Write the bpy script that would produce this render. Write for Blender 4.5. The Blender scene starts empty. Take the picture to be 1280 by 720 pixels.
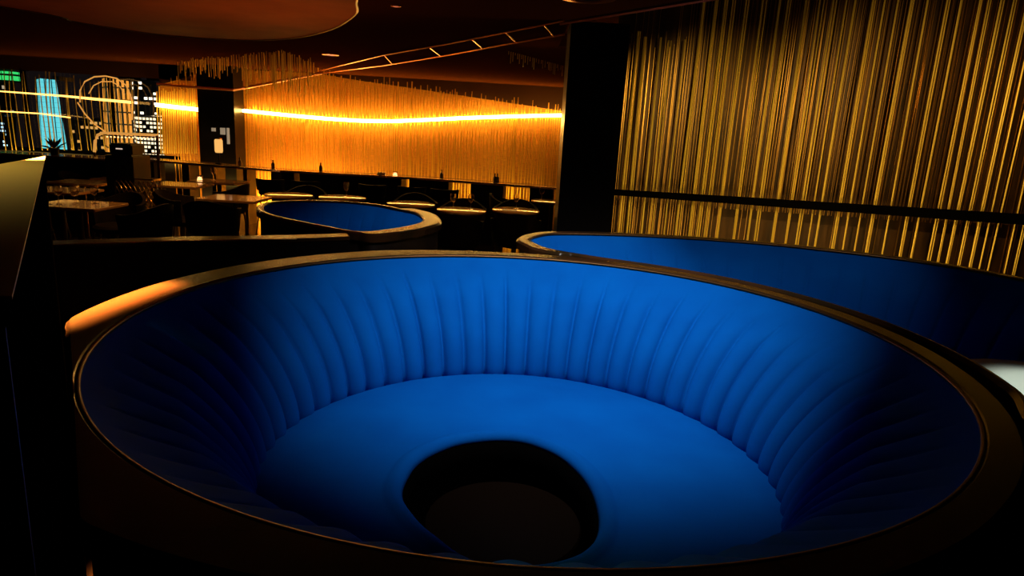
import bpy, bmesh, math, random
from mathutils import Vector, Matrix
random.seed(7)
PI = math.pi
C = bpy.context.scene.collection
SC = bpy.context.scene

# ------------------------------------------------------------------ camera
FPX, NX, NY, CZ = 836.0, 435.0, 3908.0, 1.68
_d = Vector((NX-640, NY-360, FPX)).normalized()
_f = Vector((0, 0, 1)); _f = (_f - _d*_f.dot(_d)).normalized()
_r = _d.cross(_f)
cam_data = bpy.data.cameras.new('camera'); cam = bpy.data.objects.new('camera', cam_data); C.objects.link(cam)
cam_data.sensor_width = 36.0; cam_data.lens = FPX/1280*36.0; cam_data.clip_start = .02; cam_data.clip_end = 600
cx_ = Vector((_r[0], _f[0], -_d[0])); cy_ = Vector((-_r[1], -_f[1], _d[1])); cz_ = Vector((-_r[2], -_f[2], _d[2]))
M = Matrix((cx_, cy_, cz_)).transposed().to_4x4(); M.translation = (0, 0, CZ)
cam.matrix_world = M
SC.camera = cam

def ray(x, y):
    v = Vector((x-640, y-360, FPX)); return Vector((v.dot(_r), v.dot(_f), -v.dot(_d)))
def atz(x, y, z):
    v = ray(x, y); return Vector((0, 0, CZ)) + v*((z-CZ)/v[2])
def aty(x, y, Y):
    v = ray(x, y); return Vector((0, 0, CZ)) + v*(Y/v[1])

# ------------------------------------------------------------------ world, exposure, lamps
SC.view_settings.view_transform = 'Standard'; SC.view_settings.look = 'None'
SC.view_settings.exposure = 0.0; SC.view_settings.gamma = 1.0; SC.view_settings.use_curve_mapping = False
W = bpy.data.worlds.new('night'); SC.world = W; W.use_nodes = True
W.node_tree.nodes['Background'].inputs[0].default_value = (.006, .004, .004, 1)
W.node_tree.nodes['Background'].inputs[1].default_value = 1.0

def spot(name, loc, aim, watt, deg, blend=1.0, col=(1, .93, .85), rad=.05):
    l = bpy.data.lights.new(name, 'SPOT'); l.energy = watt; l.spot_size = math.radians(deg); l.spot_blend = blend
    l.color = col; l.shadow_soft_size = rad
    o = bpy.data.objects.new(name, l); C.objects.link(o); o.location = loc
    o.rotation_euler = (Vector(aim)-Vector(loc)).to_track_quat('-Z', 'Y').to_euler(); return o
def area(name, loc, aim, watt, sx, sy, col=(1, .6, .2)):
    l = bpy.data.lights.new(name, 'AREA'); l.shape = 'RECTANGLE'; l.size = sx; l.size_y = sy; l.energy = watt; l.color = col
    o = bpy.data.objects.new(name, l); C.objects.link(o); o.location = loc
    o.rotation_euler = (Vector(aim)-Vector(loc)).to_track_quat('-Z', 'Y').to_euler(); return o
WARM = (1, .55, .17)
CZL = 2.45
spot('booth_downlight', (.24, 2.28, 2.42), (.26, 3.02, .76), 186, 92, 1.0, (1, .97, .95), .03)
spot('corner_booth_downlight', (.75, 3.75, 2.42), (.42, 4.25, .8), 60, 58, 1.0, (1, .97, .95))
spot('corner_booth_downlight_east', (1.9, 3.5, 2.42), (1.7, 4.3, .8), 22, 70, 1.0, (1, .97, .95))
spot('table_downlight', (2.35, 2.6, 2.42), (2.35, 2.62, .75), 100, 24, .5, (.95, 1, .92))
spot('far_booth_downlight', (-.9, 4.3, 2.42), (-.85, 4.85, .8), 52, 66, 1.0, (1, .97, .95))
spot('curtain_wash', (1.2, 3.9, 2.40), (1.8, 6.2, 1.15), 185, 72, 1.0, (1, .68, .18), .03)
spot('curtain_wash_east', (2.6, 3.8, 2.40), (3.4, 6.0, 1.5), 165, 84, 1.0, (1, .66, .2), .03)
area('curtain_uplight', (2.2, 4.85, .7), (2.2, 6.2, 2.2), 10, 2.6, .12, (1, .66, .18))
area('low_wall_fill', (-4.3, 11.3, .12), (-4.3, 11.95, .45), 90, 2.6, .08, (1, .55, .12))  # added unseen lamp, imitates the amber glimmer on the floor under the counter
spot('ceiling_reflection_fill', (.10, 6.3, 1.5), (.10, 6.35, 2.45), 3, 46, 1.0, (1, .45, .12))  # unseen spot added for the orange reflected patch on the ceiling
area('wall_washer', (-2.4, 11.1, .5), (-2.4, 11.95, 1.7), 26, 5.6, .12, (1, .60, .10))
area('window_strand_fill', (-7.6, 11.55, .76), (-7.6, 11.90, 1.6), 16, 3.6, .1, (1, .62, .14))  # added out of sight below the sill to brighten the window strands
spot('side_counter_fill', (-2.15, 1.75, 2.28), (-1.62, 1.48, 1.53), 95, 62, 1.0, (1, .70, .22))  # no real fitting, added to bring out the gold reflection on the counter top
l_ = area('ledge_reflection_fill', (-1.34, 2.14, 2.25), (-1.34, 2.14, 1.05), 25, .12, .62, (1, .46, .12)); l_.data.spread = math.radians(8); l_.rotation_euler = (0, 0, math.radians(-4))  # added lamp imitating the warm reflection in the glossy booth ledge
spot('dining_light', (-3.6, 7.2, 2.4), (-3.6, 7.2, 0), 90, 120, 1.0, WARM)
spot('dining_light_east', (-.4, 7.2, 2.4), (-.4, 7.2, 0), 50, 110, 1.0, WARM)
area('canopy_fill', (-1.5, 4.5, 1.2), (-1.7, 4.2, 2.45), 3.0, .8, .3, (1, .42, .12))  # invented fill hovering over the small booth, warms the canopy

# ------------------------------------------------------------------ materials
def mat(name, base, rough=.5, metal=0.0, sheen=0, spec=.5, emis=None, es=0, bump=None, coat=0):
    m = bpy.data.materials.new(name); m.use_nodes = True; nt = m.node_tree; b = nt.nodes['Principled BSDF']
    b.inputs['Base Color'].default_value = (*base, 1); b.inputs['Roughness'].default_value = rough
    b.inputs['Metallic'].default_value = metal; b.inputs['Specular IOR Level'].default_value = spec
    if coat: b.inputs['Coat Weight'].default_value = coat; b.inputs['Coat Roughness'].default_value = .05
    if sheen: b.inputs['Sheen Weight'].default_value = sheen; b.inputs['Sheen Roughness'].default_value = .4; b.inputs['Sheen Tint'].default_value = (.1, .45, 1, 1)
    if emis: b.inputs['Emission Color'].default_value = (*emis, 1); b.inputs['Emission Strength'].default_value = es
    if bump:
        sc, st, dist = bump
        tc = nt.nodes.new('ShaderNodeTexCoord'); mp = nt.nodes.new('ShaderNodeMapping'); n = nt.nodes.new('ShaderNodeTexNoise'); bp = nt.nodes.new('ShaderNodeBump')
        if isinstance(sc, tuple): mp.inputs['Scale'].default_value = sc; n.inputs['Scale'].default_value = 1
        else: n.inputs['Scale'].default_value = sc
        n.inputs['Detail'].default_value = 5
        nt.links.new(tc.outputs['Object'], mp.inputs[0]); nt.links.new(mp.outputs[0], n.inputs['Vector'])
        bp.inputs['Strength'].default_value = st; bp.inputs['Distance'].default_value = dist
        nt.links.new(n.outputs['Fac'], bp.inputs['Height']); nt.links.new(bp.outputs[0], b.inputs['Normal'])
    return m
def vary(m, c2, sc, lo=.4, hi=.6):
    nt = m.node_tree; b = nt.nodes['Principled BSDF']; c1 = b.inputs['Base Color'].default_value[:]
    tc = nt.nodes.new('ShaderNodeTexCoord'); mp = nt.nodes.new('ShaderNodeMapping'); n = nt.nodes.new('ShaderNodeTexNoise'); r = nt.nodes.new('ShaderNodeValToRGB')
    mp.inputs['Scale'].default_value = sc; n.inputs['Scale'].default_value = 1; n.inputs['Detail'].default_value = 4
    nt.links.new(tc.outputs['Object'], mp.inputs[0]); nt.links.new(mp.outputs[0], n.inputs['Vector']); nt.links.new(n.outputs['Fac'], r.inputs[0])
    r.color_ramp.elements[0].position = lo; r.color_ramp.elements[1].position = hi
    r.color_ramp.elements[0].color = c1; r.color_ramp.elements[1].color = (*c2, 1)
    nt.links.new(r.outputs[0], b.inputs['Base Color']); return m

VELVET = vary(mat('blue_velvet', (.0, .066, .325), .85, spec=.03, bump=(260, .25, .002)), (.0, .080, .37), (5, 5, 5), .3, .7)
RIMW = vary(mat('lacquered_walnut', (.040, .015, .005), .27, spec=.18), (.02, .011, .004), (4, 4, 4))
BRASS = mat('brass', (.85, .5, .16), .22, 1.0)
BLACK = mat('black_lacquer', (.004, .003, .003), .3, spec=.15)
SHELL = mat('dark_panel', (.012, .007, .005), .4, spec=.4)
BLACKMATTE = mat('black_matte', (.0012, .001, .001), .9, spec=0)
TABLEBLACK = mat('smoked_black_top', (.0035, .0016, .0008), .6, spec=.02)
WHITE = mat('white_stone', (.72, .80, .70), .35)
FLOOR = vary(mat('dark_stone_floor', (.03, .014, .007), .14, spec=.8, coat=.5, bump=(8, .06, .02)), (.014, .007, .004), (1.2, 1.2, 1.2))
CEIL = mat('bronze_ceiling', (.055, .014, .003), .6, spec=0, bump=((2.0, 1.0, 1), .15, .02))
DRUM = vary(mat('copper_leaf', (.50, .085, .006), .7, .0, spec=.03), (.40, .065, .004), (2, 2, 2))
TRIM = mat('copper_trim', (.85, .33, .16), .3, 1.0)
GOLDWALL = vary(mat('gold_mesh_panel', (.60, .25, .013), .55, .2), (.40, .15, .008), (9, 1, 60), .35, .65)
DARKGOLD = vary(mat('bronze_mesh_panel', (.07, .03, .006), .45, .6), (.02, .009, .003), (14, 1, 2), .35, .65)
FASCIA = mat('dark_bronze_fascia', (.05, .018, .006), .3, .3)
CHAIN = mat('gold_chain', (.95, .66, .11), .38, .6)
AMBER = mat('amber_chain', (.95, .50, .05), .35, .8)
CHAIN2 = mat('antique_gold_chain', (.62, .34, .08), .38, 1.0)
LEATHER = vary(mat('brown_black_leather', (.008, .005, .003), .8, spec=.03), (.014, .007, .004), (6, 6, 6))
DARKMETAL = mat('bronze_metal', (.09, .045, .02), .3, 1.0)
TABLETOP = mat('polished_table_top', (.38, .17, .05), .16, spec=.8, coat=.5)
EDGE = mat('pale_highlight_brass', (1, .74, .40), .22, 1.0)
OLIVE = mat('gold_reflection_top', (.52, .42, .14), .5, .2)  # reflection of the golden back wall put into the base colour
BEAD = mat('dark_bronze_bead', (.10, .05, .02), .42, 1.0)
REDWOOD = vary(mat('red_brown_wood', (.10, .022, .008), .35), (.06, .014, .006), (2, 2, 18))
GLASSY = mat('drinking_glass', (.9, .85, .8), .05, spec=.8); GLASSY.node_tree.nodes['Principled BSDF'].inputs['Transmission Weight'].default_value = 1
BOTTLE = mat('dark_bottle_glass', (.05, .03, .015), .08, spec=.8)
PAPER = mat('cream_card', (.8, .7, .5), .7)
LAMPSHADE = mat('glowing_shade', (.3, .15, .05), .6, emis=(1, .50, .13), es=.95)
CANDLE = mat('candle_glow', (.9, .6, .3), .6, emis=(1, .5, .2), es=2.5)
STRIP = mat('led_strip', (1, .7, .3), .5, emis=(1, .60, .13), es=42)
PINKLED = mat('pale_light', (1, .9, .8), .5, emis=(1, .75, .6), es=.6)

def winmat(name, col, strength, sx, sz, frac, base=(.01, .01, .012), fx=.6, fz=.55):
    """building facade: grid of lit windows on a dark wall"""
    m = bpy.data.materials.new(name); m.use_nodes = True; nt = m.node_tree; b = nt.nodes['Principled BSDF']
    b.inputs['Base Color'].default_value = (*base, 1)
    tc = nt.nodes.new('ShaderNodeTexCoord'); sp = nt.nodes.new('ShaderNodeSeparateXYZ'); nt.links.new(tc.outputs['Object'], sp.inputs[0])
    def math_(op, a, bb=None, c=None):
        n = nt.nodes.new('ShaderNodeMath'); n.operation = op
        for i, v in enumerate((a, bb, c)):
            if v is None: continue
            if isinstance(v, (int, float)): n.inputs[i].default_value = v
            else: nt.links.new(v, n.inputs[i])
        return n.outputs[0]
    xx = math_('MULTIPLY', math_('ADD', sp.outputs[0], sp.outputs[1]), 1/sx); zz = math_('MULTIPLY', sp.outputs[2], 1/sz)
    g = math_('MULTIPLY', math_('LESS_THAN', math_('FRACT', xx), fx), math_('LESS_THAN', math_('FRACT', zz), fz))
    cb = nt.nodes.new('ShaderNodeCombineXYZ'); nt.links.new(math_('FLOOR', xx), cb.inputs[0]); nt.links.new(math_('FLOOR', zz), cb.inputs[1])
    wn = nt.nodes.new('ShaderNodeTexWhiteNoise'); wn.noise_dimensions = '3D'; nt.links.new(cb.outputs[0], wn.inputs['Vector'])
    lit = math_('LESS_THAN', wn.outputs['Value'], frac)
    s = math_('MULTIPLY', math_('MULTIPLY', g, lit), strength)
    b.inputs['Emission Color'].default_value = (*col, 1); nt.links.new(s, b.inputs['Emission Strength'])
    return m

# ------------------------------------------------------------------ mesh helpers
def obj(name, bm, m, parent=None, smooth=False, recalc=True):
    if recalc: bmesh.ops.recalc_face_normals(bm, faces=bm.faces)
    me = bpy.data.meshes.new(name); bm.to_mesh(me); bm.free()
    if smooth:
        for p in me.polygons: p.use_smooth = True
        if smooth == 'auto':
            me.set_sharp_from_angle(angle=math.radians(40))
    me.materials.append(m)
    o = bpy.data.objects.new(name, me); C.objects.link(o)
    if parent: o.parent = parent
    return o
def tag(o, label, cat, group=None, kind=None):
    o['label'] = label; o['category'] = cat
    if group: o['group'] = group
    if kind: o['kind'] = kind
    return o
def thing(name, label, cat, loc=(0, 0, 0), rz=0, group=None):
    o = bpy.data.objects.new(name, None); C.objects.link(o); o.location = loc; o.rotation_euler = (0, 0, rz)
    o.empty_display_size = .1
    return tag(o, label, cat, group)
def struct(name, bm, m, **k):
    o = obj(name, bm, m, **k); o['kind'] = 'structure'; return o
def dup(root, loc, rz, label, group=None, sc=None):
    r = root.copy(); C.objects.link(r); r.location = loc; r.rotation_euler = (0, 0, rz); r['label'] = label
    if group: r['group'] = group
    if sc: r.scale = sc
    for ch in list(root.children):
        c = ch.copy(); C.objects.link(c); c.parent = r
        for g in ch.children:
            q = g.copy(); C.objects.link(q); q.parent = c
    return r
def bx(bm, x0, x1, y0, y1, z0, z1, bev=0):
    vs = [bm.verts.new((x, y, z)) for x in (x0, x1) for y in (y0, y1) for z in (z0, z1)]
    fs = [bm.faces.new([vs[i] for i in f]) for f in ((0, 1, 3, 2), (4, 6, 7, 5), (0, 4, 5, 1), (2, 3, 7, 6), (0, 2, 6, 4), (1, 5, 7, 3))]
    if bev:
        es = list({e for f in fs for e in f.edges}); bmesh.ops.bevel(bm, geom=es, offset=bev, segments=2, affect='EDGES')
def box(x0, x1, y0, y1, z0, z1, bev=0):
    bm = bmesh.new(); bx(bm, x0, x1, y0, y1, z0, z1, bev); return bm
def prism(bm, pts, z0, z1):
    n = len(pts); a = [bm.verts.new((p[0], p[1], z0)) for p in pts]; b = [bm.verts.new((p[0], p[1], z1)) for p in pts]
    for i in range(n): bm.faces.new((a[i], a[(i+1) % n], b[(i+1) % n], b[i]))
    bm.faces.new(a[::-1]); bm.faces.new(b)
def tube(bm, pts, r, n=6, closed=False):
    pts = [Vector(p) for p in pts]; rings = []; N = len(pts)
    for i, p in enumerate(pts):
        if closed: t = pts[(i+1) % N]-pts[i-1]
        else: t = pts[min(i+1, N-1)]-pts[max(i-1, 0)]
        t.normalize(); u = t.orthogonal() if abs(t.z) > .9 else t.cross(Vector((0, 0, 1))); u.normalize(); w = t.cross(u)
        rr = r[i] if isinstance(r, (list, tuple)) else r
        rings.append([bm.verts.new(p+(u*math.cos(2*PI*k/n)+w*math.sin(2*PI*k/n))*rr) for k in range(n)])
    for i in range(N if closed else N-1):
        A, B = rings[i], rings[(i+1) % N]
        for k in range(n): bm.faces.new((A[k], A[(k+1) % n], B[(k+1) % n], B[k]))
    if not closed: bm.faces.new(rings[0][::-1]); bm.faces.new(rings[-1])
def lathe(bm, prof, c=(0, 0, 0), n=24):
    rings = []
    for r, z in prof:
        if r < 1e-6: rings.append([bm.verts.new((c[0], c[1], c[2]+z))])
        else: rings.append([bm.verts.new((c[0]+r*math.cos(2*PI*k/n), c[1]+r*math.sin(2*PI*k/n), c[2]+z)) for k in range(n)])
    for A, B in zip(rings, rings[1:]):
        for k in range(n):
            q = [A[k % len(A)], A[(k+1) % len(A)], B[(k+1) % len(B)], B[k % len(B)]]
            u = []
            for v in q:
                if v not in u: u.append(v)
            if len(u) > 2: bm.faces.new(u)
def catmull(P, N, closed=True):
    P = [Vector((p[0], p[1])) for p in P]; n = len(P); out = []
    for i in range(n):
        a, b, c, d = P[i-1], P[i], P[(i+1) % n], P[(i+2) % n]
        for k in range(24):
            t = k/24
            out.append(.5*((2*b)+(c-a)*t+(2*a-5*b+4*c-d)*t*t+(3*b-a-3*c+d)*t**3))
    L = [0]
    for i in range(len(out)): L.append(L[-1]+(out[(i+1) % len(out)]-out[i]).length)
    res = []; j = 0
    for i in range(N):
        s = L[-1]*i/N
        while L[j+1] < s: j += 1
        f = (s-L[j])/(L[j+1]-L[j]); res.append(out[j].lerp(out[(j+1) % len(out)], f))
    return res
def normals(P):
    """outward normals of a counter-clockwise closed outline"""
    n = len(P); w = 3
    r = []
    for i in range(n):
        t = (P[(i+w) % n]-P[i-w]).normalized(); r.append(Vector((t.y, -t.x)))
    return r
def smooth_list(L, k):
    n = len(L)
    for _ in range(k): L = [(L[i-1]+2*L[i]+L[(i+1) % n])/4 for i in range(n)]
    return L

# ------------------------------------------------------------------ room
def poly(pts, z0, z1): bm = bmesh.new(); prism(bm, pts, z0, z1); return bm
struct('floor', poly([(-13, -3), (8, -3), (8, 12.6), (-13, 12.6)], -.1, 0), FLOOR)
YB = 12.0
# ceiling: low bronze part, stepping up along a diagonal edge to a higher recess over the tall curtain
P1 = aty(785, 20, 5.0); e1 = atz(866, 0, CZL); e0 = atz(740, 21, CZL)
dirn = (e1-e0).normalized(); far = e0-dirn*.35; near = e0+dirn*9
struct('ceiling', poly([(-13, -3), (near.x, -3), (near.x, near.y), (far.x, far.y), (far.x+.06, 5.05), (far.x+.06, 6.45), (.75, 6.45), (.75, 12.4), (-13, 12.4)], CZL, CZL+.1), CEIL)
struct('ceiling_recess', poly([(-.5, 2), (1, -4), (8, -4), (8, 12.4), (-.5, 12.4)], 3.35, 3.45), CEIL)
struct('wall_right', box(7.9, 8, -3, 12.4, 0, 3.4), BLACKMATTE)
struct('wall_left', box(-13, -12.9, -3, 12.4, 0, 2.5), BLACKMATTE)
struct('wall_front', box(-13, 8, -3.1, -3, 0, 3.4), BLACKMATTE)
# back wall: gold mesh panel behind the strands, dark fascia on top
prof = [(200, 106), (245, 93), (300, 88), (350, 84), (400, 92), (450, 101), (500, 108), (560, 117), (620, 126), (705, 139), (760, 147)]
bm = bmesh.new(); lo = []; hi = []
for x, y in prof:
    p = aty(x, y, YB+.02); lo.append(bm.verts.new((p.x, YB+.02, 0))); hi.append(bm.verts.new((p.x, YB+.02, min(p.z, CZL))))
for i in range(len(lo)-1): bm.faces.new((lo[i], lo[i+1], hi[i+1], hi[i]))
r_ = bmesh.ops.extrude_face_region(bm, geom=bm.faces[:]); bmesh.ops.translate(bm, vec=(0, .08, 0), verts=[v for v in r_['geom'] if isinstance(v, bmesh.types.BMVert)])
struct('wall_back', bm, GOLDWALL)
bm = bmesh.new(); lo = []; hi = []
for x, y in prof:
    p = aty(x, y, YB+.02); lo.append(bm.verts.new((p.x, YB-.0, min(p.z, CZL-.01)))); hi.append(bm.verts.new((p.x, YB-.0, CZL)))
for i in range(len(lo)-1): bm.faces.new((lo[i], lo[i+1], hi[i+1], hi[i]))
struct('trim_1', bm, FASCIA)
xw = aty(205, 150, YB).x
# window bay at the left end of the back wall
wl, wr = -12.9, aty(222, 150, YB).x
fl = aty(0, 82, YB); fr = aty(200, 103, YB)
bm = bmesh.new(); v = [bm.verts.new(q) for q in ((wl, YB, 2.24), (wr+.3, YB, 2.20), (wr+.3, YB, CZL), (wl, YB, CZL))]; bm.faces.new(v)
struct('trim_2', bm, FASCIA)
struct('wall_sill', box(wl, wr, YB, YB+.1, 0, .84), SHELL)
w = bpy.data.objects.new('window_1', None); C.objects.link(w); w['kind'] = 'structure'; w.location = ((wl+wr)/2, YB, 0)
GP = bpy.data.materials.new('window_glass'); GP.use_nodes = True; nt = GP.node_tree; nt.nodes.clear()
o_ = nt.nodes.new('ShaderNodeOutputMaterial'); mx = nt.nodes.new('ShaderNodeMixShader'); t_ = nt.nodes.new('ShaderNodeBsdfTransparent'); g_ = nt.nodes.new('ShaderNodeBsdfGlossy')
mx.inputs[0].default_value = .07; g_.inputs['Roughness'].default_value = .02
nt.links.new(t_.outputs[0], mx.inputs[1]); nt.links.new(g_.outputs[0], mx.inputs[2]); nt.links.new(mx.outputs[0], o_.inputs[0])
c0 = (wl+wr)/2; hw = (wr-wl)/2
obj('window_pane', box(-hw, hw, .04, .05, .84, 2.24), GP, w)
bm = bmesh.new()
for q in (.155, .385, .61, .83): bx(bm, -hw+2*hw*q-.02, -hw+2*hw*q+.02, 0, .1, .84, 2.24)
bx(bm, -hw, hw, 0, .1, .84, .90)
obj('window_frame', bm, BLACKMATTE, w)
# wall behind the tall curtain on the right
cA = Vector((.80, 6.30)); cB = Vector((5.6, 5.72)); cd = (cB-cA).normalized(); cn = Vector((-cd.y, cd.x))
bm = bmesh.new(); prism(bm, [cA, cB, cB+cn*.1, cA+cn*.1], 0, 3.35)
struct('wall_curtain', bm, DARKGOLD)

# ceiling edge trim and seams (two copper lines with cross ticks)
def line3(pts, r, name, m, parent=None): bm = bmesh.new(); tube(bm, pts, r, 5); return obj(name, bm, m, parent)
tr = thing('ceiling_track', 'copper edged track with cross ties running diagonally over the ceiling to the column', 'ceiling track', atz(600, 50, CZL-.02))
def loc_(p, o): return Vector(p)-o.location
up = [atz(x, y, CZL-.012) for x, y in ((400, 88.5), (480, 69), (560, 55), (640, 39), (705, 26))]
dn = [atz(x, y, CZL-.012) for x, y in ((400, 92), (480, 82), (560, 69), (640, 54), (705, 43))]
bm = bmesh.new(); tube(bm, [loc_(p, tr) for p in up], .008, 5); obj('edge_rail', bm, TRIM, tr)
bm = bmesh.new(); tube(bm, [loc_(p, tr) for p in dn], .009, 5); obj('edge_rail', bm, TRIM, tr)
for x0, y0, x1, y1 in ((480, 69, 490, 80), (537, 60, 550, 70), (590, 49.5, 603, 61), (632, 41, 645, 53), (680, 31, 692, 45)):
    bm = bmesh.new(); tube(bm, [loc_(atz(x0, y0, CZL-.012), tr), loc_(atz(x1, y1, CZL-.012), tr)], .006, 5); obj('cross_tie', bm, TRIM, tr)
o = line3([far+Vector((0, 0, -.012)), e0+Vector((0, 0, -.012)), e1+Vector((0, 0, -.012)), e0+dirn*5+Vector((0, 0, -.012))], .011, 'trim_3', TRIM); o['kind'] = 'structure'
# lower soffit bar crossing in front of the far pillar and the strands
pts = [aty(x, y, 11.3) for x, y in ((196, 105), (240, 109), (292, 112.5))]+[aty(310, 109, 11.1), aty(350, 101, 10.9), aty(402, 91, 10.4)]
bm = bmesh.new(); tube(bm, pts, .022, 6)
tag(obj('soffit_bar', bm, TRIM), 'thin dull red copper bar high in front of the far dark pillar', 'bar')

# round copper ceiling canopy
dp = [atz(x, y, CZL-.12) for x, y in ((56, 17), (90, 26), (150, 36), (200, 43), (260, 48), (320, 50), (370, 47), (410, 38), (437, 24), (446, 8))]
cy0 = [(-.9, 3.2), (-1.8, 2.7), (-3.4, 2.9), (-4.2, 3.9)]
out = [(p.x, p.y) for p in dp]
PL = catmull((out+cy0)[::-1], 160)
can = thing('ceiling_canopy', 'huge rounded copper canopy under the ceiling at upper left', 'ceiling canopy', (-2.3, 4.3, CZL))
bm = bmesh.new(); prism(bm, [(p.x+2.3, p.y-4.3) for p in PL], -.12, 0); obj('canopy_panel', bm, DRUM, can)
bm = bmesh.new(); tube(bm, [(p.x+2.3, p.y-4.3, -.12) for p in PL], .007, 5, True); obj('edge_bead', bm, DARKMETAL, can)

# ------------------------------------------------------------------ pillars
pl = aty(697, 290, 5.0); pr = aty(767, 290, 5.0)
a_ = aty(702, 200, 5.0); b_ = aty(774, 200, 5.0)
struct('trim_pillar_right', box(a_.x, b_.x-.01, 5.0, 5.42, 0, CZL), BLACK)
struct('trim_pillar_right_band', box(a_.x-.012, b_.x, 4.99, 5.43, 0, .12), BLACK)
a2 = aty(249, 170, 11.4); b2 = aty(294, 170, 11.4)
struct('trim_pillar_left', box(a2.x, b2.x, 11.4, 11.8, 0, CZL), BLACK)

# ------------------------------------------------------------------ booths
def booth(name, label, outline, D, wfn, npleat, zrim, zseat, hole=None, amp=.02, hole_depth=.12, trim=True):
    """outline: closed ccw 2-D inner rim line; D(i): inward slope of the backrest; wfn(p,n): rim width"""
    N = len(outline); NR = normals(outline); Dl = D
    cx = sum(p.x for p in outline)/N; cy = sum(p.y for p in outline)/N
    t = thing(name, label, 'booth sofa', (cx, cy, 0))
    P = [Vector((p.x-cx, p.y-cy)) for p in outline]
    rw = smooth_list([wfn(outline[i], NR[i]) for i in range(N)], 4)
    # backrest with vertical channels
    bm = bmesh.new(); rows = []; NV = 26; per = N/npleat
    pass
    for j in range(NV+1):
        v = j/NV; row = []
        off = 1-(1-v)**2.0
        z = (zrim-.012)+(zseat-.03-(zrim-.012))*v
        a = amp*min(1, max(0, (v-.07)/.2))**1.0
        foot = max(0, (v-.9)/.1)**2
        for i in range(N):
            f = (i/per) % 1.0
            k = max(0.0, math.sin(PI*f))**.34
            d = Dl[i]*off + a*k - foot*.014 + (.012 if j == 0 else 0)*0
            row.append(bm.verts.new((P[i].x-NR[i].x*d, P[i].y-NR[i].y*d, z)))
        rows.append(row)
    for j in range(NV):
        for i in range(N): bm.faces.new((rows[j][i], rows[j][(i+1) % N], rows[j+1][(i+1) % N], rows[j+1][i]))
    obj('backrest', bm, VELVET, t, smooth=True)
    # rim ledge
    bm = bmesh.new(); rows = []
    for a0, a1, zz in ((0, 0, -.024), (0, 0, -.006), (0, .006, 0), (1, -.012, 0), (1, 0, -.012), (1, 0, -.05), (1, -.03, -.055)):
        rows.append([bm.verts.new((P[i].x+NR[i].x*(rw[i]*a0+a1), P[i].y+NR[i].y*(rw[i]*a0+a1), zrim+zz)) for i in range(N)])
    for A, B in zip(rows, rows[1:]):
        for i in range(N): bm.faces.new((A[i], A[(i+1) % N], B[(i+1) % N], B[i]))
    obj('rim_ledge', bm, RIMW, t, smooth='auto')
    if trim:
        bm = bmesh.new(); tube(bm, [(P[i].x+NR[i].x*-.004, P[i].y+NR[i].y*-.004, zrim-.008) for i in range(0, N, 2)], .0065, 6, True)
        obj('trim_bead', bm, BEAD, t, smooth=True)
    # outer shell and plinth
    bm = bmesh.new(); rows = []
    for a1, zz in ((-.025, zrim-.05), (-.025, .10), (-.06, .10), (-.06, 0)):
        rows.append([bm.verts.new((P[i].x+NR[i].x*max(.002, rw[i]+a1), P[i].y+NR[i].y*max(.002, rw[i]+a1), zz)) for i in range(N)])
    for A, B in zip(rows, rows[1:]):
        for i in range(N): bm.faces.new((A[i], A[(i+1) % N], B[(i+1) % N], B[i]))
    obj('outer_shell', bm, SHELL, t, smooth='auto')
    # seat
    S = [Vector((P[i].x-NR[i].x*(Dl[i]-.01), P[i].y-NR[i].y*(Dl[i]-.01))) for i in range(N)]
    if hole is None:
        cc = Vector((sum(s.x for s in S)/N, sum(s.y for s in S)/N)); H = [cc+(s-cc)*.42 for s in S]
    else:
        H0 = [Vector((h[0]-cx, h[1]-cy)) for h in hole]
        hc = Vector((sum(h.x for h in H0)/len(H0), sum(h.y for h in H0)/len(H0)))
        H = []
        for s in S:
            an = math.atan2(s.y-hc.y, s.x-hc.x)
            best = min(H0, key=lambda h: abs((math.atan2(h.y-hc.y, h.x-hc.x)-an+PI) % (2*PI)-PI)); H.append(best.copy())
        for _ in range(2): H = [(H[i-1]+2*H[i]+H[(i+1) % N])/4 for i in range(N)]
    bm = bmesh.new(); rows = []
    hcen = Vector((sum(h.x for h in H)/N, sum(h.y for h in H)/N))
    def ring(fn): rows.append([bm.verts.new(fn(i)) for i in range(N)])
    for q, zz in ((.012, -.03), (.004, -.022), (.012, -.004), (.026, .006), (.042, .008), (.06, .002), (.075, -.006)):
        ring(lambda i, q=q, zz=zz: (H[i].x+(H[i]-hcen).normalized().x*q, H[i].y+(H[i]-hcen).normalized().y*q, zseat+zz))
    for f in (.15, .3, .45, .6, .75, .88, .95, 1.0):
        dz = -.006+.012*math.sin(PI*min(1, f))-(.05*(f-.88)/.12 if f > .88 else 0)*.6
        ring(lambda i, f=f, dz=dz: ((H[i]+(H[i]-hcen).normalized()*.075).lerp(S[i]-NR[i]*0, f).x, (H[i]+(H[i]-hcen).normalized()*.075).lerp(S[i], f).y, zseat+dz))
    for A, B in zip(rows, rows[1:]):
        for i in range(N): bm.faces.new((A[i], A[(i+1) % N], B[(i+1) % N], B[i]))
    obj('seat_cushion', bm, VELVET, t, smooth=True)
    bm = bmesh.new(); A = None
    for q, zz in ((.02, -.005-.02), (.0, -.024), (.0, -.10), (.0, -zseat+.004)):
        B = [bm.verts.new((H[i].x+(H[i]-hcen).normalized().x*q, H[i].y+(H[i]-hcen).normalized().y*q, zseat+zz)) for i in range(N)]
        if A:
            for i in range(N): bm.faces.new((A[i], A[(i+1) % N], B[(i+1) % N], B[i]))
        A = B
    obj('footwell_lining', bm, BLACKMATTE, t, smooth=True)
    return t, H, cx, cy, hcen

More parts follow.
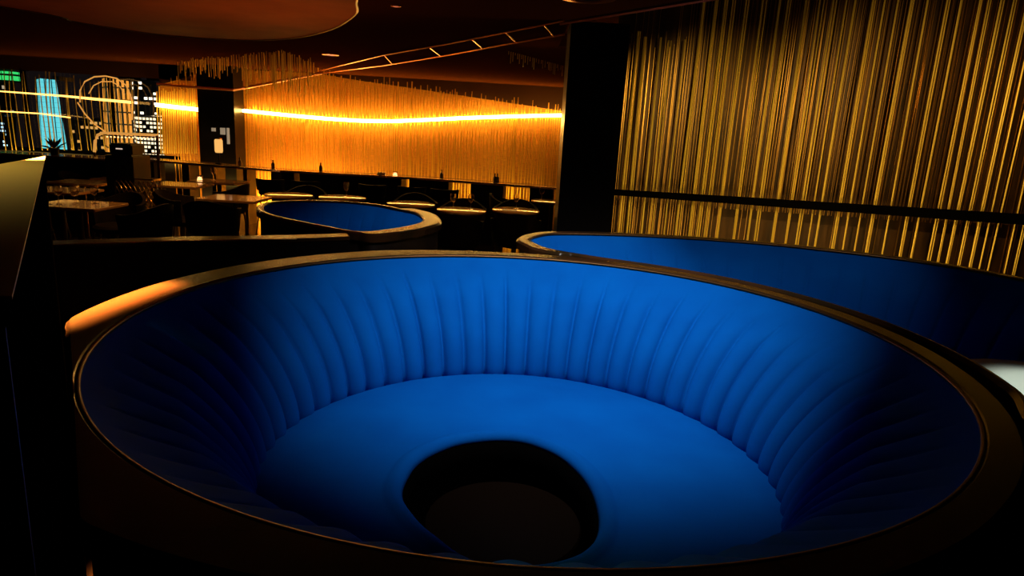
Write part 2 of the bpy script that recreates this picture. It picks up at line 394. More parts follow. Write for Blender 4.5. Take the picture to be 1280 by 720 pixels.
ZR, ZS = 1.05, .56
MC, MR = Vector((.06, 2.14)), 1.266
NP = 57
ang = lambda i, N: 2*PI*i/N
out_main = [Vector((MC.x+MR*math.cos(ang(i, 870)), MC.y+MR*math.sin(ang(i, 870)))) for i in range(870)]
# side counter line, the ledge of the booth narrows against it
zc = 1.53
ca = atz(57, 195, zc); cb = atz(15, 370, zc)
cl = Vector((cb.x-ca.x, cb.y-ca.y)).normalized(); cnv = Vector((-cl.y, cl.x))   # pointing to the booth side
if (MC-Vector((ca.x, ca.y))).dot(cnv) < 0: cnv = -cnv
def w_main(p, n):
    w = .155 if p.x < -.6 else .155-.055*min(1, (p.x+.6)/.5)
    ext = (p-Vector((ca.x, ca.y))).dot(cl)
    for k in range(40):
        q = p+n*w
        if (q-Vector((ca.x, ca.y))).dot(cnv) > .006 or (q-Vector((ca.x, ca.y))).dot(cl) < -.02: break
        w -= .004
    w_ = w
    if p.x > 0.1: w_ = min(w_, .10-.02*min(1, max(0, (p.x-.2)/.7)))
    return max(.012, w_)
hp = [(505, 618), (514, 590), (530, 573), (556, 560), (580, 553), (620, 549), (655, 552), (690, 565), (715, 583), (735, 608), (746, 640), (744, 668), (725, 690), (690, 702), (650, 706), (610, 703), (580, 694), (550, 672), (525, 650)]
hole = [atz(x, y, ZS-.01) for x, y in hp]
holeP = catmull([(h.x, h.y) for h in hole][::-1], 240)
holeP = [Vector(h) for h in holeP]
main, Hm, mcx, mcy, hcen = booth('booth_sofa', 'big round blue velvet channel back booth with walnut ledge in the foreground', out_main, [.35]*870, w_main, NP, ZR, ZS, holeP, amp=.062)
# footwell table in the middle of the booth
hc = Vector((hcen.x+mcx, hcen.y+mcy))
t = thing('booth_table', 'low round black table sunk in the footwell of the large foreground blue booth', 'table', (hc.x, hc.y, 0))
bm = bmesh.new()
lathe(bm, [(0, .395), (.24, .395), (.255, .40), (.26, .41), (.255, .42), (.24, .424), (0, .424)], n=48)
obj('tabletop', bm, TABLEBLACK, t, smooth='auto')
bm = bmesh.new(); lathe(bm, [(.035, .0), (.03, .05), (.03, .395), (.0, .395)], n=16); obj('pedestal', bm, BLACK, t, smooth='auto')
bm = bmesh.new(); lathe(bm, [(0, .001), (.17, .001), (.17, .015), (.03, .03), (0, .03)], n=32); obj('base', bm, BLACK, t, smooth='auto')

# far left booth
o2 = [(-1.80, 4.72), (-1.62, 4.42), (-1.22, 4.10), (-.92, 3.93), (-.77, 4.09), (-.66, 4.33), (-.63, 4.58), (-.73, 4.92), (-.92, 5.12), (-1.12, 5.30), (-1.42, 5.38), (-1.72, 5.26), (-1.86, 5.02)]
out2 = catmull(o2, 480)
def sgn(P): return sum(P[i].x*P[(i+1) % len(P)].y-P[(i+1) % len(P)].x*P[i].y for i in range(len(P)))
if sgn(out2) < 0: out2 = out2[::-1]
D2 = smooth_list([.20 if (p.y > 4.5 or p.x > -.8) else .05 for p in out2], 120)
D2 = [min(.16, d) for d in D2]
def w2(p, n): return .035 if p.y < 4.6 and p.x < -.95 else (.12 if p.x > -.9 else .04)
booth('booth_sofa', 'small blue booth beyond the low black partition at centre left', out2, D2, w2, 32, ZR, .52, None, .010)
# right booth
o3 = [(.085, 4.0), (.15, 4.18), (.27, 4.31), (.615, 4.413), (.996, 4.453), (1.45, 4.43), (1.86, 4.335), (2.46, 4.02), (2.80, 3.52), (2.98, 2.95), (2.98, 2.3), (2.80, 1.70), (2.40, 1.25), (1.90, 1.0), (1.50, 1.08)]
for a in (-28, -14, 0, 15, 30, 45, 60, 75): o3.append((MC.x+(1.42 if a < 70 else 1.45)*math.cos(math.radians(a)), MC.y+(1.42 if a < 70 else 1.45)*math.sin(math.radians(a))))
o3 += [(.20, 3.70), (.12, 3.85)]
out3 = catmull(o3, 960)
if sgn(out3) < 0: out3 = out3[::-1]
D3 = smooth_list([.03 if (p-MC).length < 1.75 else .30 for p in out3], 700)
D3 = [min(.30, d) for d in D3]
def w3(p, n):
    q = p+n*.10
    if (p-MC).length < 1.52+.0 and p.y < 3.62: return .02
    if p.x < .3: return .075
    return .08
booth('booth_sofa', 'long blue channel back booth at right, curving in front of the gold chain curtain', out3, D3, w3, 60, ZR, .52, [(2.27+.50*math.cos(a*PI/40), 2.62+.55*math.sin(a*PI/40)) for a in range(80)], .018)
t = thing('booth_table', 'round white topped table inside the blue booth at the right edge', 'table', (2.33, 2.62, 0))
bm = bmesh.new(); lathe(bm, [(0, .72), (.43, .72), (.45, .728), (.455, .737), (.45, .746), (.44, .75), (0, .75)], n=64); obj('tabletop', bm, WHITE, t, smooth='auto')
bm = bmesh.new(); lathe(bm, [(0, 0), (.22, 0), (.22, .015), (.05, .04), (.035, .08), (.035, .72), (0, .72)], n=24); obj('pedestal', bm, BRASS, t, smooth='auto')

# ------------------------------------------------------------------ low partition and side counter
pp = [(-2.62, 2.95), (-2.12, 3.03), (-1.68, 3.31), (-1.18, 3.56), (-.93, 3.72)]
t = thing('partition', 'low black partition with thin gold top highlight between foreground booth and dining area', 'partition', (0, 0, 0))
bm = bmesh.new(); prism(bm, [(x, y) for x, y in pp]+[(x-.04, y+.09) for x, y in pp[::-1]], 0, 1.03); obj('partition_panel', bm, BLACK, t)
bm = bmesh.new(); prism(bm, [(x+.004, y-.008) for x, y in pp]+[(x-.044, y+.098) for x, y in pp[::-1]], 1.03, 1.05); obj('partition_cap', bm, RIMW, t)
bm = bmesh.new(); tube(bm, [(x+.006, y-.010, 1.046) for x, y in pp[:4]], .006, 6); obj('highlight_strip', bm, BRASS, t)  # brass tube added in place of the amber highlight on the cap
# side counter: top corner far-right ca, near-right cb
t = thing('side_counter', 'tall dark counter with gold reflection tinted into its top at the left edge of the view', 'counter', (0, 0, 0))
fe = atz(0, 205, zc)-ca; fe = fe.normalized()
A0 = Vector((ca.x, ca.y)); B0 = Vector((cb.x, cb.y)); ne = Vector((-1.0, -.12)).normalized()
C0 = B0+ne*1.3; D0 = A0+Vector((fe.x, fe.y))*1.2
bm = bmesh.new(); prism(bm, [A0, B0, C0, D0], zc-.003, zc); obj('countertop', bm, OLIVE, t)
bm = bmesh.new(); A1 = A0-cnv*.004; B1 = B0-cnv*.004
prism(bm, [A1, B1-cl*.004, C0, D0], 0, zc-.003); obj('counter_body', bm, BLACKMATTE, t)
bm = bmesh.new(); q0 = B0+cl*.002-cnv*.006; prism(bm, [q0, q0+cl*.008, C0+cl*.008, C0+cl*.002], .02, zc-.024); obj('end_panel', bm, REDWOOD, t)

# ------------------------------------------------------------------ tall chain curtain on the right
cu = thing('chain_curtain', 'tall curtain of golden chain strands hanging behind the right blue booth', 'curtain', (cA.x, cA.y, 0))
def strands(lst, r, n=5):
    bm = bmesh.new()
    for x, y, z0, z1, rr in lst:
        k = max(2, int((z1-z0)/.35)); dx = random.uniform(-.012, .012)
        pts = [(x+dx*math.sin(3*q/k+x*7), y, z0+(z1-z0)*q/k) for q in range(k+1)]
        tube(bm, pts, rr, n)
    return bm
L = (cB-cA).length
lst = []; s = .04
while s < L:
    p = cA+cd*s-cn*.16
    short = s < .62 and random.random() < .75
    top = random.uniform(2.50, 2.62) if short else 3.34
    lst.append((p.x-cA.x, p.y-cA.y, .05, top, random.choice((.006, .0075, .009))))
    if random.random() < .55: lst.append((p.x-cA.x+.022, p.y-cA.y+.01, .05, top, .005))
    s += random.uniform(.06, .15)
obj('bright_strands', strands(lst, 0), CHAIN, cu)['kind'] = 'stuff'
lst = []; s = .0
while s < L:
    p = cA+cd*s-cn*random.uniform(.03, .12)
    lst.append((p.x-cA.x, p.y-cA.y, .05 if s < 1.0 or random.random() < .2 else 1.10, 3.34 if s > .6 or random.random() < .3 else random.uniform(2.45, 2.6), random.uniform(.002, .0045)))
    s += random.uniform(.014, .034)
obj('fine_strands', strands(lst, 0, 4), CHAIN2, cu)['kind'] = 'stuff'
# dark rail across the curtain
r0 = cA-cn*.20
zr0 = aty(770, 240.5, 6.05).z; zr1 = aty(1278, 275, 5.6).z
bm = bmesh.new()
pa = cA-cn*.21; pb = cB-cn*.21
za = zr0; zb = zr0+(zr1-zr0)*(L/ (4.2-.8))
for (p, z, h) in ((pa, za, .026), (pb, zb, .05)):
    pass
v = []
for (p, z, h) in ((pa, za, .026), (pb, zb, .052)):
    for off in (0, .03):
        q = p-cn*off
        for sz in (-1, 1): v.append(bm.verts.new((q.x, q.y, z+sz*h)))
for f in ((0, 1, 3, 2), (4, 6, 7, 5), (0, 4, 5, 1), (2, 3, 7, 6), (0, 2, 6, 4), (1, 5, 7, 3)): bm.faces.new([v[i] for i in f])
tag(obj('curtain_rail', bm, BLACKMATTE), 'dark horizontal rail crossing the tall golden chain curtain near its lower end', 'rail')

# ------------------------------------------------------------------ back chain curtain and glow strip
def ztop(x):
    for (a, b), (c, d_) in zip(prof, prof[1:]):
        if a <= x <= c: return b+(d_-b)*(x-a)/(c-a)
    return prof[0][1] if x < prof[0][0] else prof[-1][1]
cb_ = thing('chain_curtain', 'wide glowing amber chain curtain on the back wall behind the bar counter', 'curtain', (0, YB, 0))
lst = []; x = 214
while x < 722:
    y = ztop(x)-random.uniform(-7, 9)
    p = aty(x, min(y, 999), YB-.12); z1 = min(p.z, CZL-.01)
    lst.append((p.x, -random.uniform(.08, .16), .1, z1, random.uniform(.006, .014)))
    x += random.uniform(2.2, 5.2)
obj('strands', strands(lst, 0, 4), AMBER, cb_)['kind'] = 'stuff'
sp = [(297, 137.6), (330, 141), (370, 145), (410, 148.5), (450, 151), (490, 151.5), (530, 150), (580, 147.5), (640, 145.5), (705, 144), (740, 143.5)]
ss = thing('light_strip', 'long glowing amber light line across the back chain curtain', 'light strip', (0, YB, 0))
bm = bmesh.new(); tube(bm, [aty(x, y, YB-.24)-Vector((0, YB, 0)) for x, y in sp], .030, 6); obj('glowing_tube', bm, STRIP, ss)
bm = bmesh.new(); tube(bm, [aty(x, y, YB-.05)-Vector((0, YB, 0)) for x, y in sp], .012, 5); obj('tube_holder', bm, DARKMETAL, ss)
sp2 = [(0, 114), (40, 117), (80, 120), (120, 124), (165, 128)]
STRIP2 = mat('led_strip_dim', (1, .7, .3), .5, emis=(1, .50, .10), es=3.0)
bm = bmesh.new(); tube(bm, [aty(x, y, YB-.22) for x, y in sp2], [.012, .014, .018, .024, .026], 6)
tag(obj('light_strip', bm, STRIP2), 'thin amber light line crossing the far left city windows', 'light strip')
bm = bmesh.new(); tube(bm, [aty(x, y, YB-.22) for x, y in ((195, 131), (220, 134), (248, 137))], .034, 6)
tag(obj('light_strip', bm, STRIP), 'short bright amber light line just left of the far dark pillar', 'light strip')
bm = bmesh.new(); tube(bm, [aty(x, y, YB-.22) for x, y in ((0, 139), (50, 142), (88, 147))], .010, 5)
tag(obj('light_strip', bm, STRIP2), 'faint lower amber light line crossing the cyan tower at far left', 'light strip')

# short fringe of chains hanging from the ceiling in front of the far pillar
fc = thing('chain_fringe', 'short jagged fringe of golden chains hanging from the ceiling before the far pillar', 'chain fringe', (0, 9, CZL))
ftop = [(222, 76), (240, 73), (290, 69), (330, 65), (352, 63), (375, 70), (402, 86)]
bm = bmesh.new(); x = 222
while x < 402:
    for (a, b), (c, d_) in zip(ftop, ftop[1:]):
        if a <= x <= c: y = b+(d_-b)*(x-a)/(c-a)
    p = atz(x, y+random.uniform(-1, 3), CZL-.002)
    ln = random.uniform(.10, .30) if x < 300 else random.uniform(.2, .5)
    tube(bm, [p-fc.location, p-fc.location-Vector((0, 0, ln))], random.uniform(.004, .009), 4)
    if random.random() < .6:
        q = p+Vector((random.uniform(-.1, .1), random.uniform(0, .3), 0)); tube(bm, [q-fc.location, q-fc.location-Vector((0, 0, ln*random.uniform(.5, 1)))], .005, 4)
    x += random.uniform(1.6, 4)
obj('strands', bm, CHAIN, fc)['kind'] = 'stuff'
fd = thing('chain_fringe', 'tiny dim fringe of chains under the ceiling just left of the black column', 'chain fringe', (0, 6, CZL))
bm = bmesh.new(); x = 636
while x < 704:
    p = atz(x, 64+(x-636)*.27, CZL-.002)
    tube(bm, [p-fd.location, p-fd.location-Vector((0, 0, random.uniform(.02, .12)))], random.uniform(.003, .006), 4)
    x += random.uniform(1.5, 3.5)
obj('strands', bm, CHAIN, fd)['kind'] = 'stuff'
# window strands
wc = thing('chain_curtain', 'sparse curved golden strands hanging over the city windows at far left', 'curtain', (0, YB, 0))
bm = bmesh.new(); x = -6
while x < 170:
    xt = x+random.uniform(-2, 2); lean = .13+.02*(100-x)/100; top = ztop(max(200, x)); top = 82+x*.12+random.uniform(-1, 10)
    bend = random.uniform(0, 6)
    pts = []
    for k in range(9):
        f = k/8; yy = top+(188-top)*f
        pts.append(aty(xt+lean*(yy-100)+bend*(1-f)**3, yy, YB-.15)-Vector((0, YB, 0)))
    tube(bm, pts, random.uniform(.005, .010), 4); x += random.uniform(4.5, 9)
for q in range(18):
    x = 196+q*2.8+random.uniform(-.5, .5)
    tube(bm, [aty(x, 112+random.uniform(-6, 4), YB-.15)-Vector((0, YB, 0)), aty(x+2.5, 192, YB-.15)-Vector((0, YB, 0))], .011, 4)
obj('strands', bm, CHAIN, wc)['kind'] = 'stuff'
WIRE = mat('emissive_wire', (.4, .16, .04), .4, .8, emis=(1, .45, .09), es=.6)  # wires and rack tube are no lamps, emission paints their orange glow
ws = thing('wire_sculpture', 'golden wire sculpture of two arcs and a slanting rod over the city windows', 'sculpture', (0, 0, 0))
def loop(pts, r, label):
    bm = bmesh.new(); P = [aty(x, y, YB-.3) for x, y in pts]; tube(bm, P, r, 5)
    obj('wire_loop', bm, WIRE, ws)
loop([(100, 128), (100, 113), (106, 102), (118, 96), (132, 95), (146, 98), (157, 106), (163, 118), (165, 130), (165, 150)], .012, 'large arched golden wire loop over the windows, outermost of the two arcs')
loop([(111, 117), (117, 107), (127, 102), (140, 102), (150, 108), (156, 118)], .009, 'small inner golden wire arc over the windows, under the larger arc')
loop([(97, 128), (106, 142), (118, 155), (131, 164)], .012, 'slanting golden wire running down right under the left end of the big arc')

# ------------------------------------------------------------------ city outside
def tower(name, label, q, Y, m, dep=6, ybase=None):
    """q: four image corners tl,tr,br,bl in the plane at depth Y; the block stands on the ground far below"""
    tl, tr_, br, bl = [aty(x, y, Y) for x, y in q]
    e = thing(name, label, 'building', (bl.x, Y, bl.z-2))
    bm = bmesh.new(); o_ = e.location
    fr_ = [Vector(p)-o_ for p in (Vector((bl.x, Y, bl.z-2)), Vector((br.x, Y, br.z-2)), tr_, tl)]
    sk = Vector((bl.x/Y*dep*1.15, dep, 0)) if True else None
    v = [bm.verts.new(p) for p in fr_]+[bm.verts.new(p+sk*.5) for p in fr_]
    for f in ((0, 1, 2, 3), (7, 6, 5, 4), (1, 5, 6, 2), (0, 3, 7, 4), (3, 2, 6, 7), (0, 4, 5, 1)): bm.faces.new([v[i] for i in f])
    obj('facade', bm, m, e)
    bm = bmesh.new(); w_ = fr_[2]-fr_[3]; bx(bm, fr_[3].x+w_.x*.3, fr_[3].x+w_.x*.7, 1, 3, fr_[3].z-.05, fr_[3].z+.3); obj('roof_box', bm, BLACK, e)
    return e
tower('tower_building', 'tall tapering tower glowing cyan outside the left windows', [(50, 98), (70, 100), (87, 192), (56, 190)], 60, winmat('cyan_glass', (.13, .72, .80), 1.1, .62, .42, 1.0, (.02, .25, .3), .86, .97))
tower('tower_building', 'dark slab tower with rows of white lit windows left of the far pillar', [(167, 98), (195, 102), (197, 152), (170, 150)], 60, winmat('white_windows', (1, .9, .7), 2.2, .42, .42, .5, (.01, .008, .006), .7, .5))
tower('low_building', 'lower wide block with dense white and gold lit windows under the dark slab tower', [(171, 147), (216, 144), (220, 186), (172, 186)], 52, winmat('warm_windows', (1, .82, .5), 1.9, .27, .30, .85, (.02, .012, .006), .7, .55))
tower('tower_building', 'orange lit high-rise behind the golden wire arcs', [(131, 97), (164, 102), (168, 186), (134, 186)], 64, winmat('orange_windows', (1, .36, .04), 1.1, .45, 1.1, 1, (.20, .06, .005), .55, .88))
tower('tower_building', 'building with a green lit top floor at the far upper left', [(-12, 84), (18, 84), (19, 190), (-10, 190)], 70, winmat('few_windows', (1, .8, .5), .5, .6, .6, .12))
tower('low_building', 'building with tiny blue white lights at the far left edge', [(-12, 144), (4, 144), (12, 192), (-12, 192)], 50, winmat('blue_windows', (.45, .8, 1), 2.0, .26, .26, .55))
tower('low_building', 'low block with small amber lights right of the cyan tower', [(90, 150), (130, 150), (132, 190), (92, 190)], 72, winmat('amber_windows', (1, .5, .12), .8, .5, .5, .3))
GR = winmat('green_sign_light', (.04, .75, .16), 1.1, 1.0, 0.62, 1.0, (.0, .1, .02), .92, .7)
p0 = aty(-14, 88, 69); p1 = aty(18.5, 103, 69)
tag(obj('rooftop_sign', box(p0.x, p1.x, 68.8, 69.8, p1.z, p0.z), GR), 'green glowing band of lights wrapping the top of the far left building', 'sign')

# ------------------------------------------------------------------ back bar counter
KZ = .90; cpts = [(-6.9, 11.0), (-5.3, 10.6), (-3.58, 10.15), (-1.55, 10.25), (.92, 9.78)]
bc = thing('bar_counter', 'long dark bar counter with a shining thin edge below the amber curtain', 'bar counter', (0, 0, 0))
bm = bmesh.new(); prism(bm, [(x, y) for x, y in cpts]+[(x+.03, y+.45) for x, y in cpts[::-1]], KZ-.03, KZ); obj('countertop', bm, TABLETOP, bc)
def cat(f):
    q = f*(len(cpts)-1); k = min(int(q), len(cpts)-2); q -= k; return (cpts[k][0]+(cpts[k+1][0]-cpts[k][0])*q, cpts[k][1]+(cpts[k+1][1]-cpts[k][1])*q)
for f0, f1 in ((0, .02), (.10, .16), (.24, .26), (.32, .33), (.40, .41), (.47, .52), (.53, .72), (.735, .80), (.835, .885), (.925, .96)):
    q = [cat(f0+(f1-f0)*k/4) for k in range(5)]
    bm = bmesh.new(); prism(bm, [(x, y+.12) for x, y in q]+[(x+.03, y+.40) for x, y in q[::-1]], 0, KZ-.03); obj('support_panel', bm, SHELL, bc)
bm = bmesh.new(); prism(bm, [(x, y-.012) for x, y in cpts]+[(x, y+.06) for x, y in cpts[::-1]], KZ-.02, KZ+.004); obj('highlight_strip', bm, EDGE, bc)  # brass band added to mimic the curtain's reflection along the worktop edge

# ------------------------------------------------------------------ furniture prototypes
def make_chair(label):
    t = thing('dining_chair', label, 'chair')
    # curved tub back
    bm = bmesh.new(); n = 18; rows = []
    for z, r, tt in ((.44, .235, 0), (.60, .25, 0), (.75, .262, 0), (.80, .262, 0)):
        pass
    inner = []; outer = []
    for j, (z, r) in enumerate(((.45, .225), (.6, .24), (.74, .25), (.80, .255))):
        a = []; b = []
        for k in range(n+1):
            th = math.radians(-10+200*k/n); hz = z if j < 3 else z-.10*abs(math.cos(th))**2
            if j == 2: hz = z-.10*abs(math.cos(th))**2
            a.append(bm.verts.new((r*math.cos(th)*1.0, r*math.sin(th), hz))); b.append(bm.verts.new(((r+.035)*math.cos(th), (r+.035)*math.sin(th), hz)))
        inner.append(a); outer.append(b)
    for j in range(3):
        for k in range(n):
            bm.faces.new((inner[j][k], inner[j][k+1], inner[j+1][k+1], inner[j+1][k])); bm.faces.new((outer[j][k], outer[j+1][k], outer[j+1][k+1], outer[j][k+1]))
    for k in range(n):
        bm.faces.new((inner[3][k], inner[3][k+1], outer[3][k+1], outer[3][k])); bm.faces.new((inner[0][k], outer[0][k], outer[0][k+1], inner[0][k+1]))
    for k in (0, n):
        for j in range(3): bm.faces.new((inner[j][k], outer[j][k], outer[j+1][k], inner[j+1][k]))
    obj('backrest', bm, LEATHER, t, smooth='auto')
    bm = bmesh.new(); lathe(bm, [(0, .40), (.21, .40), (.225, .42), (.225, .45), (.20, .475), (0, .48)], n=24)
    obj('seat', bm, LEATHER, t, smooth='auto')
    for sx, sy in ((-1, -1), (1, -1), (-1, 1), (1, 1)):
        bm = bmesh.new(); tube(bm, [(sx*.20, sy*.20, 0), (sx*.15, sy*.15, .41)], [.009, .015], 8); obj('leg', bm, DARKMETAL, t)
    return t
def make_stool(label):
    t = thing('bar_stool', label, 'bar stool')
    bm = bmesh.new(); n = 16; I = []; O = []
    for z, r in ((.78, .19), (.88, .2), (.98, .205)):
        I.append([bm.verts.new((r*math.cos(math.radians(200+140*k/n)), r*math.sin(math.radians(200+140*k/n)), z)) for k in range(n+1)])
        O.append([bm.verts.new(((r+.03)*math.cos(math.radians(200+140*k/n)), (r+.03)*math.sin(math.radians(200+140*k/n)), z)) for k in range(n+1)])
    for j in range(2):
        for k in range(n):
            bm.faces.new((I[j][k], I[j][k+1], I[j+1][k+1], I[j+1][k])); bm.faces.new((O[j][k], O[j+1][k], O[j+1][k+1], O[j][k+1]))
    for k in range(n): bm.faces.new((I[2][k], I[2][k+1], O[2][k+1], O[2][k])); bm.faces.new((I[0][k], O[0][k], O[0][k+1], I[0][k+1]))
    for k in (0, n):
        for j in range(2): bm.faces.new((I[j][k], O[j][k], O[j+1][k], I[j+1][k]))
    obj('backrest', bm, LEATHER, t, smooth='auto')
    bm = bmesh.new(); lathe(bm, [(0, .70), (.19, .70), (.2, .72), (.2, .76), (.18, .785), (0, .79)], n=24); obj('seat', bm, LEATHER, t, smooth='auto')
    for sx, sy in ((-1, -1), (1, -1), (-1, 1), (1, 1)):
        bm = bmesh.new(); tube(bm, [(sx*.19, sy*.19, 0), (sx*.12, sy*.12, .71)], [.010, .013], 8); obj('leg', bm, DARKMETAL, t)
    bm = bmesh.new(); tube(bm, [(.165, .165, .25), (-.165, .165, .25), (-.165, -.165, .25), (.165, -.165, .25)], .008, 6, True); obj('footrest', bm, DARKMETAL, t)
    return t
def make_table(label, sq=True, s=.36):
    t = thing('dining_table', label, 'table')
    if sq: obj('tabletop', box(-s, s, -s*.85, s*.85, .72, .75, .006), TABLETOP, t)
    else:
        bm = bmesh.new(); lathe(bm, [(0, .72), (s-.01, .72), (s, .73), (s, .745), (s-.008, .75), (0, .75)], n=40); obj('tabletop', bm, TABLETOP, t, smooth='auto')
    bm = bmesh.new(); lathe(bm, [(.03, .02), (.03, .72), (0, .72)], n=14); obj('pedestal', bm, DARKMETAL, t, smooth='auto')
    bm = bmesh.new(); lathe(bm, [(0, 0), (.22, 0), (.22, .012), (.03, .03), (0, .03)], n=28); obj('base', bm, DARKMETAL, t, smooth='auto')
    return t
TABS = [  # px, py of the top centre, square?, label
    (98, 255, 1, 'dining table nearest the left counter, its top brightly lit'),
    (75, 237, 1, 'dining table behind the nearest left one, short lit top'),
    (103, 227, 1, 'small dining table in the third row at left, below the city windows'),
    (158, 223, 1, 'dining table behind the lattice back chair'),
    (225, 230, 1, 'dining table below the gold strands left of the far pillar'),
    (274, 226, 1, 'dining table just below the far dark pillar with a glowing cup'),
    (294, 247, 1, 'dining table in front of the one below the far dark pillar'),
    (361, 243, 0, 'round dining table with a lit top behind the small blue booth'),
    (428, 246, 0, 'round dining table behind the middle of the small blue booth'),
    (514, 254, 0, 'round dining table just above the right tip of the small blue booth'),
    (577, 262, 0, 'round dining table centre right between small blue booth and black column'),
    (645, 262, 0, 'round dining table with a lit card, left of the black column'),
    (690, 251, 0, 'dining table partly hidden by the left side of the black column')]
proto = {}; tpos = []
for px_, py_, sq, lab in TABS:
    p = atz(px_, py_, .75)
    if sq not in proto: t = make_table(lab, sq, .33 if sq else .29); proto[sq] = t; t.location = (p.x, p.y, 0)
    else: t = dup(proto[sq], (p.x, p.y, 0), 0, lab)
    t['group'] = 'dining tables beyond the booths'
    tpos.append((p.x, p.y))
# chairs: around the tables
where = ['nearest the left counter', 'in the second row left', 'in the third row left', 'behind the lattice chair', 'below the gold strands', 'below the far pillar', 'in front of the pillar table', 'behind the small booth', 'behind the small booth middle', 'above the small booth tip', 'right of the small booth', 'with the card', 'beside the black column']
ch0 = None; used = []; sa0 = aty(160, 200, 8.35).x
for i, (x, y) in enumerate(tpos):
    for dx, dy, rz, side in ((0, -.56, PI, 'near'), (-.60, .05, PI/2, 'left'), (.60, .05, -PI/2, 'right'), (0, .56, 0, 'far')):
        X, Y_ = x+dx+random.uniform(-.03, .03), y+dy
        if Y_ < 5.9: continue
        if any((X-a)**2+(Y_-b)**2 < .66**2 for a, b in used) or any(j != i and abs(X-a) < .60 and abs(Y_-b) < .56 for j, (a, b) in enumerate(tpos)): continue
        # keep clear of the bar counter
        if Y_ > 9.55 or (abs(X-sa0) < .78 and abs(Y_-8.35) < .60): continue
        lab = 'dark tub chair, %s side of the table %s' % (side, where[i])
        if ch0 is None: ch0 = make_chair(lab); ch0.location = (X, Y_, 0); ch0.rotation_euler = (0, 0, rz+random.uniform(-.2, .2)); c = ch0
        else: c = dup(ch0, (X, Y_, 0), rz+random.uniform(-.2, .2), lab)
        c['group'] = 'tub chairs around the dining tables'; used.append((X, Y_))
# lattice back chair
lx = atz(156, 232, .8)
t = thing('dining_chair', 'metal chair with a woven lattice back among the tables at left', 'chair', (lx.x, lx.y, 0))
bm = bmesh.new(); s_ = .24
tube(bm, [(-s_, .2, .42), (-s_-.01, .22, .80), (-s_+.03, .23, .86), (s_-.03, .23, .86), (s_+.01, .22, .80), (s_, .2, .42)], .011, 6); obj('back_frame', bm, DARKMETAL, t)
bm = bmesh.new()
for k in range(-8, 9):
    for d_ in (-1, 1):
        a, b = [], []
        x0 = k*.055; pts = []
        for q in range(11):
            z = .46+.38*q/10; xx = x0+d_*(z-.65)*.6
            if abs(xx) < s_: pts.append((xx, .21+.012*math.sin(q), z))
        if len(pts) > 1: tube(bm, pts, .0045, 4)
obj('lattice', bm, BRASS, t)
obj('seat', box(-.23, .23, -.22, .22, .42, .46, .015), LEATHER, t)
for sx, sy in ((-1, -1), (1, -1), (-1, 1), (1, 1)):
    bm = bmesh.new(); tube(bm, [(sx*.22, sy*.21, 0), (sx*.20, sy*.19, .42)], .010, 8); obj('leg', bm, DARKMETAL, t)
# bar stools along the counter
st0 = None
for k, px_ in enumerate((318, 352, 392, 432, 474, 520, 562, 604, 648)):
    # find the point on the counter line
    v = ray(px_, 230); f = 0
    best = None
    for (x0, y0), (x1, y1) in zip(cpts, cpts[1:]):
        for q in range(40):
            X, Y_ = x0+(x1-x0)*q/40, y0+(y1-y0)*q/40; e = abs(X/Y_-v[0]/v[1])
            if best is None or e < best[0]: best = (e, X, Y_)
    X, Y_ = best[1], best[2]-.36
    if any((X-a)**2+(Y_-b)**2 < .5**2 for a, b in used) or any(abs(X-a) < .58 and abs(Y_-b) < .52 for a, b in tpos): continue
    nth = ['first', 'second', 'third', 'fourth', 'fifth', 'sixth', 'seventh', 'eighth', 'ninth'][k]
    lab = 'dark low backed bar stool, %s from the left along the counter' % nth
    if st0 is None: st0 = make_stool(lab); st0.location = (X, Y_, 0); st0.scale = (.95, .95, .82); s = st0
    else: s = dup(st0, (X, Y_, 0), random.uniform(-.1, .1), lab)
    s['group'] = 'bar stools along the far counter'
    used.append((X, Y_))

# ------------------------------------------------------------------ things on tables and counter
def counter_pt(px_, dy=.2):
    v = ray(px_, 220); best = None
    for (x0, y0), (x1, y1) in zip(cpts, cpts[1:]):
        for q in range(60):
            X, Y_ = x0+(x1-x0)*q/60, y0+(y1-y0)*q/60+dy; e = abs(X/Y_-v[0]/v[1])
            if best is None or e < best[0]: best = (e, X, Y_)
    return best[1], best[2]
def make_glass(label):
    t = thing('wine_glass', label, 'glass')
    bm = bmesh.new(); lathe(bm, [(0, .001), (.034, .001), (.034, .004), (.005, .008), (.004, .08), (0, .08)], n=14); obj('foot_and_stem', bm, GLASSY, t, smooth='auto')
    bm = bmesh.new(); lathe(bm, [(0, .08), (.02, .088), (.038, .12), (.036, .16), (.030, .18), (.028, .18), (.034, .16), (.036, .12), (.018, .09), (0, .083)], n=14); obj('bowl', bm, GLASSY, t, smooth='auto')
    return t
gl0 = None
tn = ['brightly lit table nearest the left counter', 'second lit table at left', 'third row table under the city windows', 'table by the lattice back chair', 'far table below the gold strands', 'table below the far pillar', 'table in front of the far pillar row', 'round lit table behind the small blue booth', 'round table behind the middle of the small booth', 'round table above the tip of the small booth', 'round table centre right', 'table with the lit card', 'table beside the black column']
for i, offs in ((0, ((-.05, .05), (.02, -.08), (.10, .10), (-.12, -.10))), (3, ((.1, 0),)), (5, ((-.1, .05),)), (8, ((.05, 0),)), (10, ((-.1, 0), (.1, .06))), (11, ((.0, .1),)), (12, ((-.15, 0),))):
    for j, (dx, dy) in enumerate(offs):
        X, Y_ = tpos[i][0]+dx, tpos[i][1]+dy
        w_ = ['leftmost', 'second', 'third', 'fourth'][j] if len(offs) > 2 else (['left', 'right'][j] if len(offs) == 2 else 'single')
        lab = '%s clear wine glass on the %s' % (w_, tn[i])
        if gl0 is None: gl0 = make_glass(lab); gl0.location = (X, Y_, .75)
        else: dup(gl0, (X, Y_, .75), 0, lab)
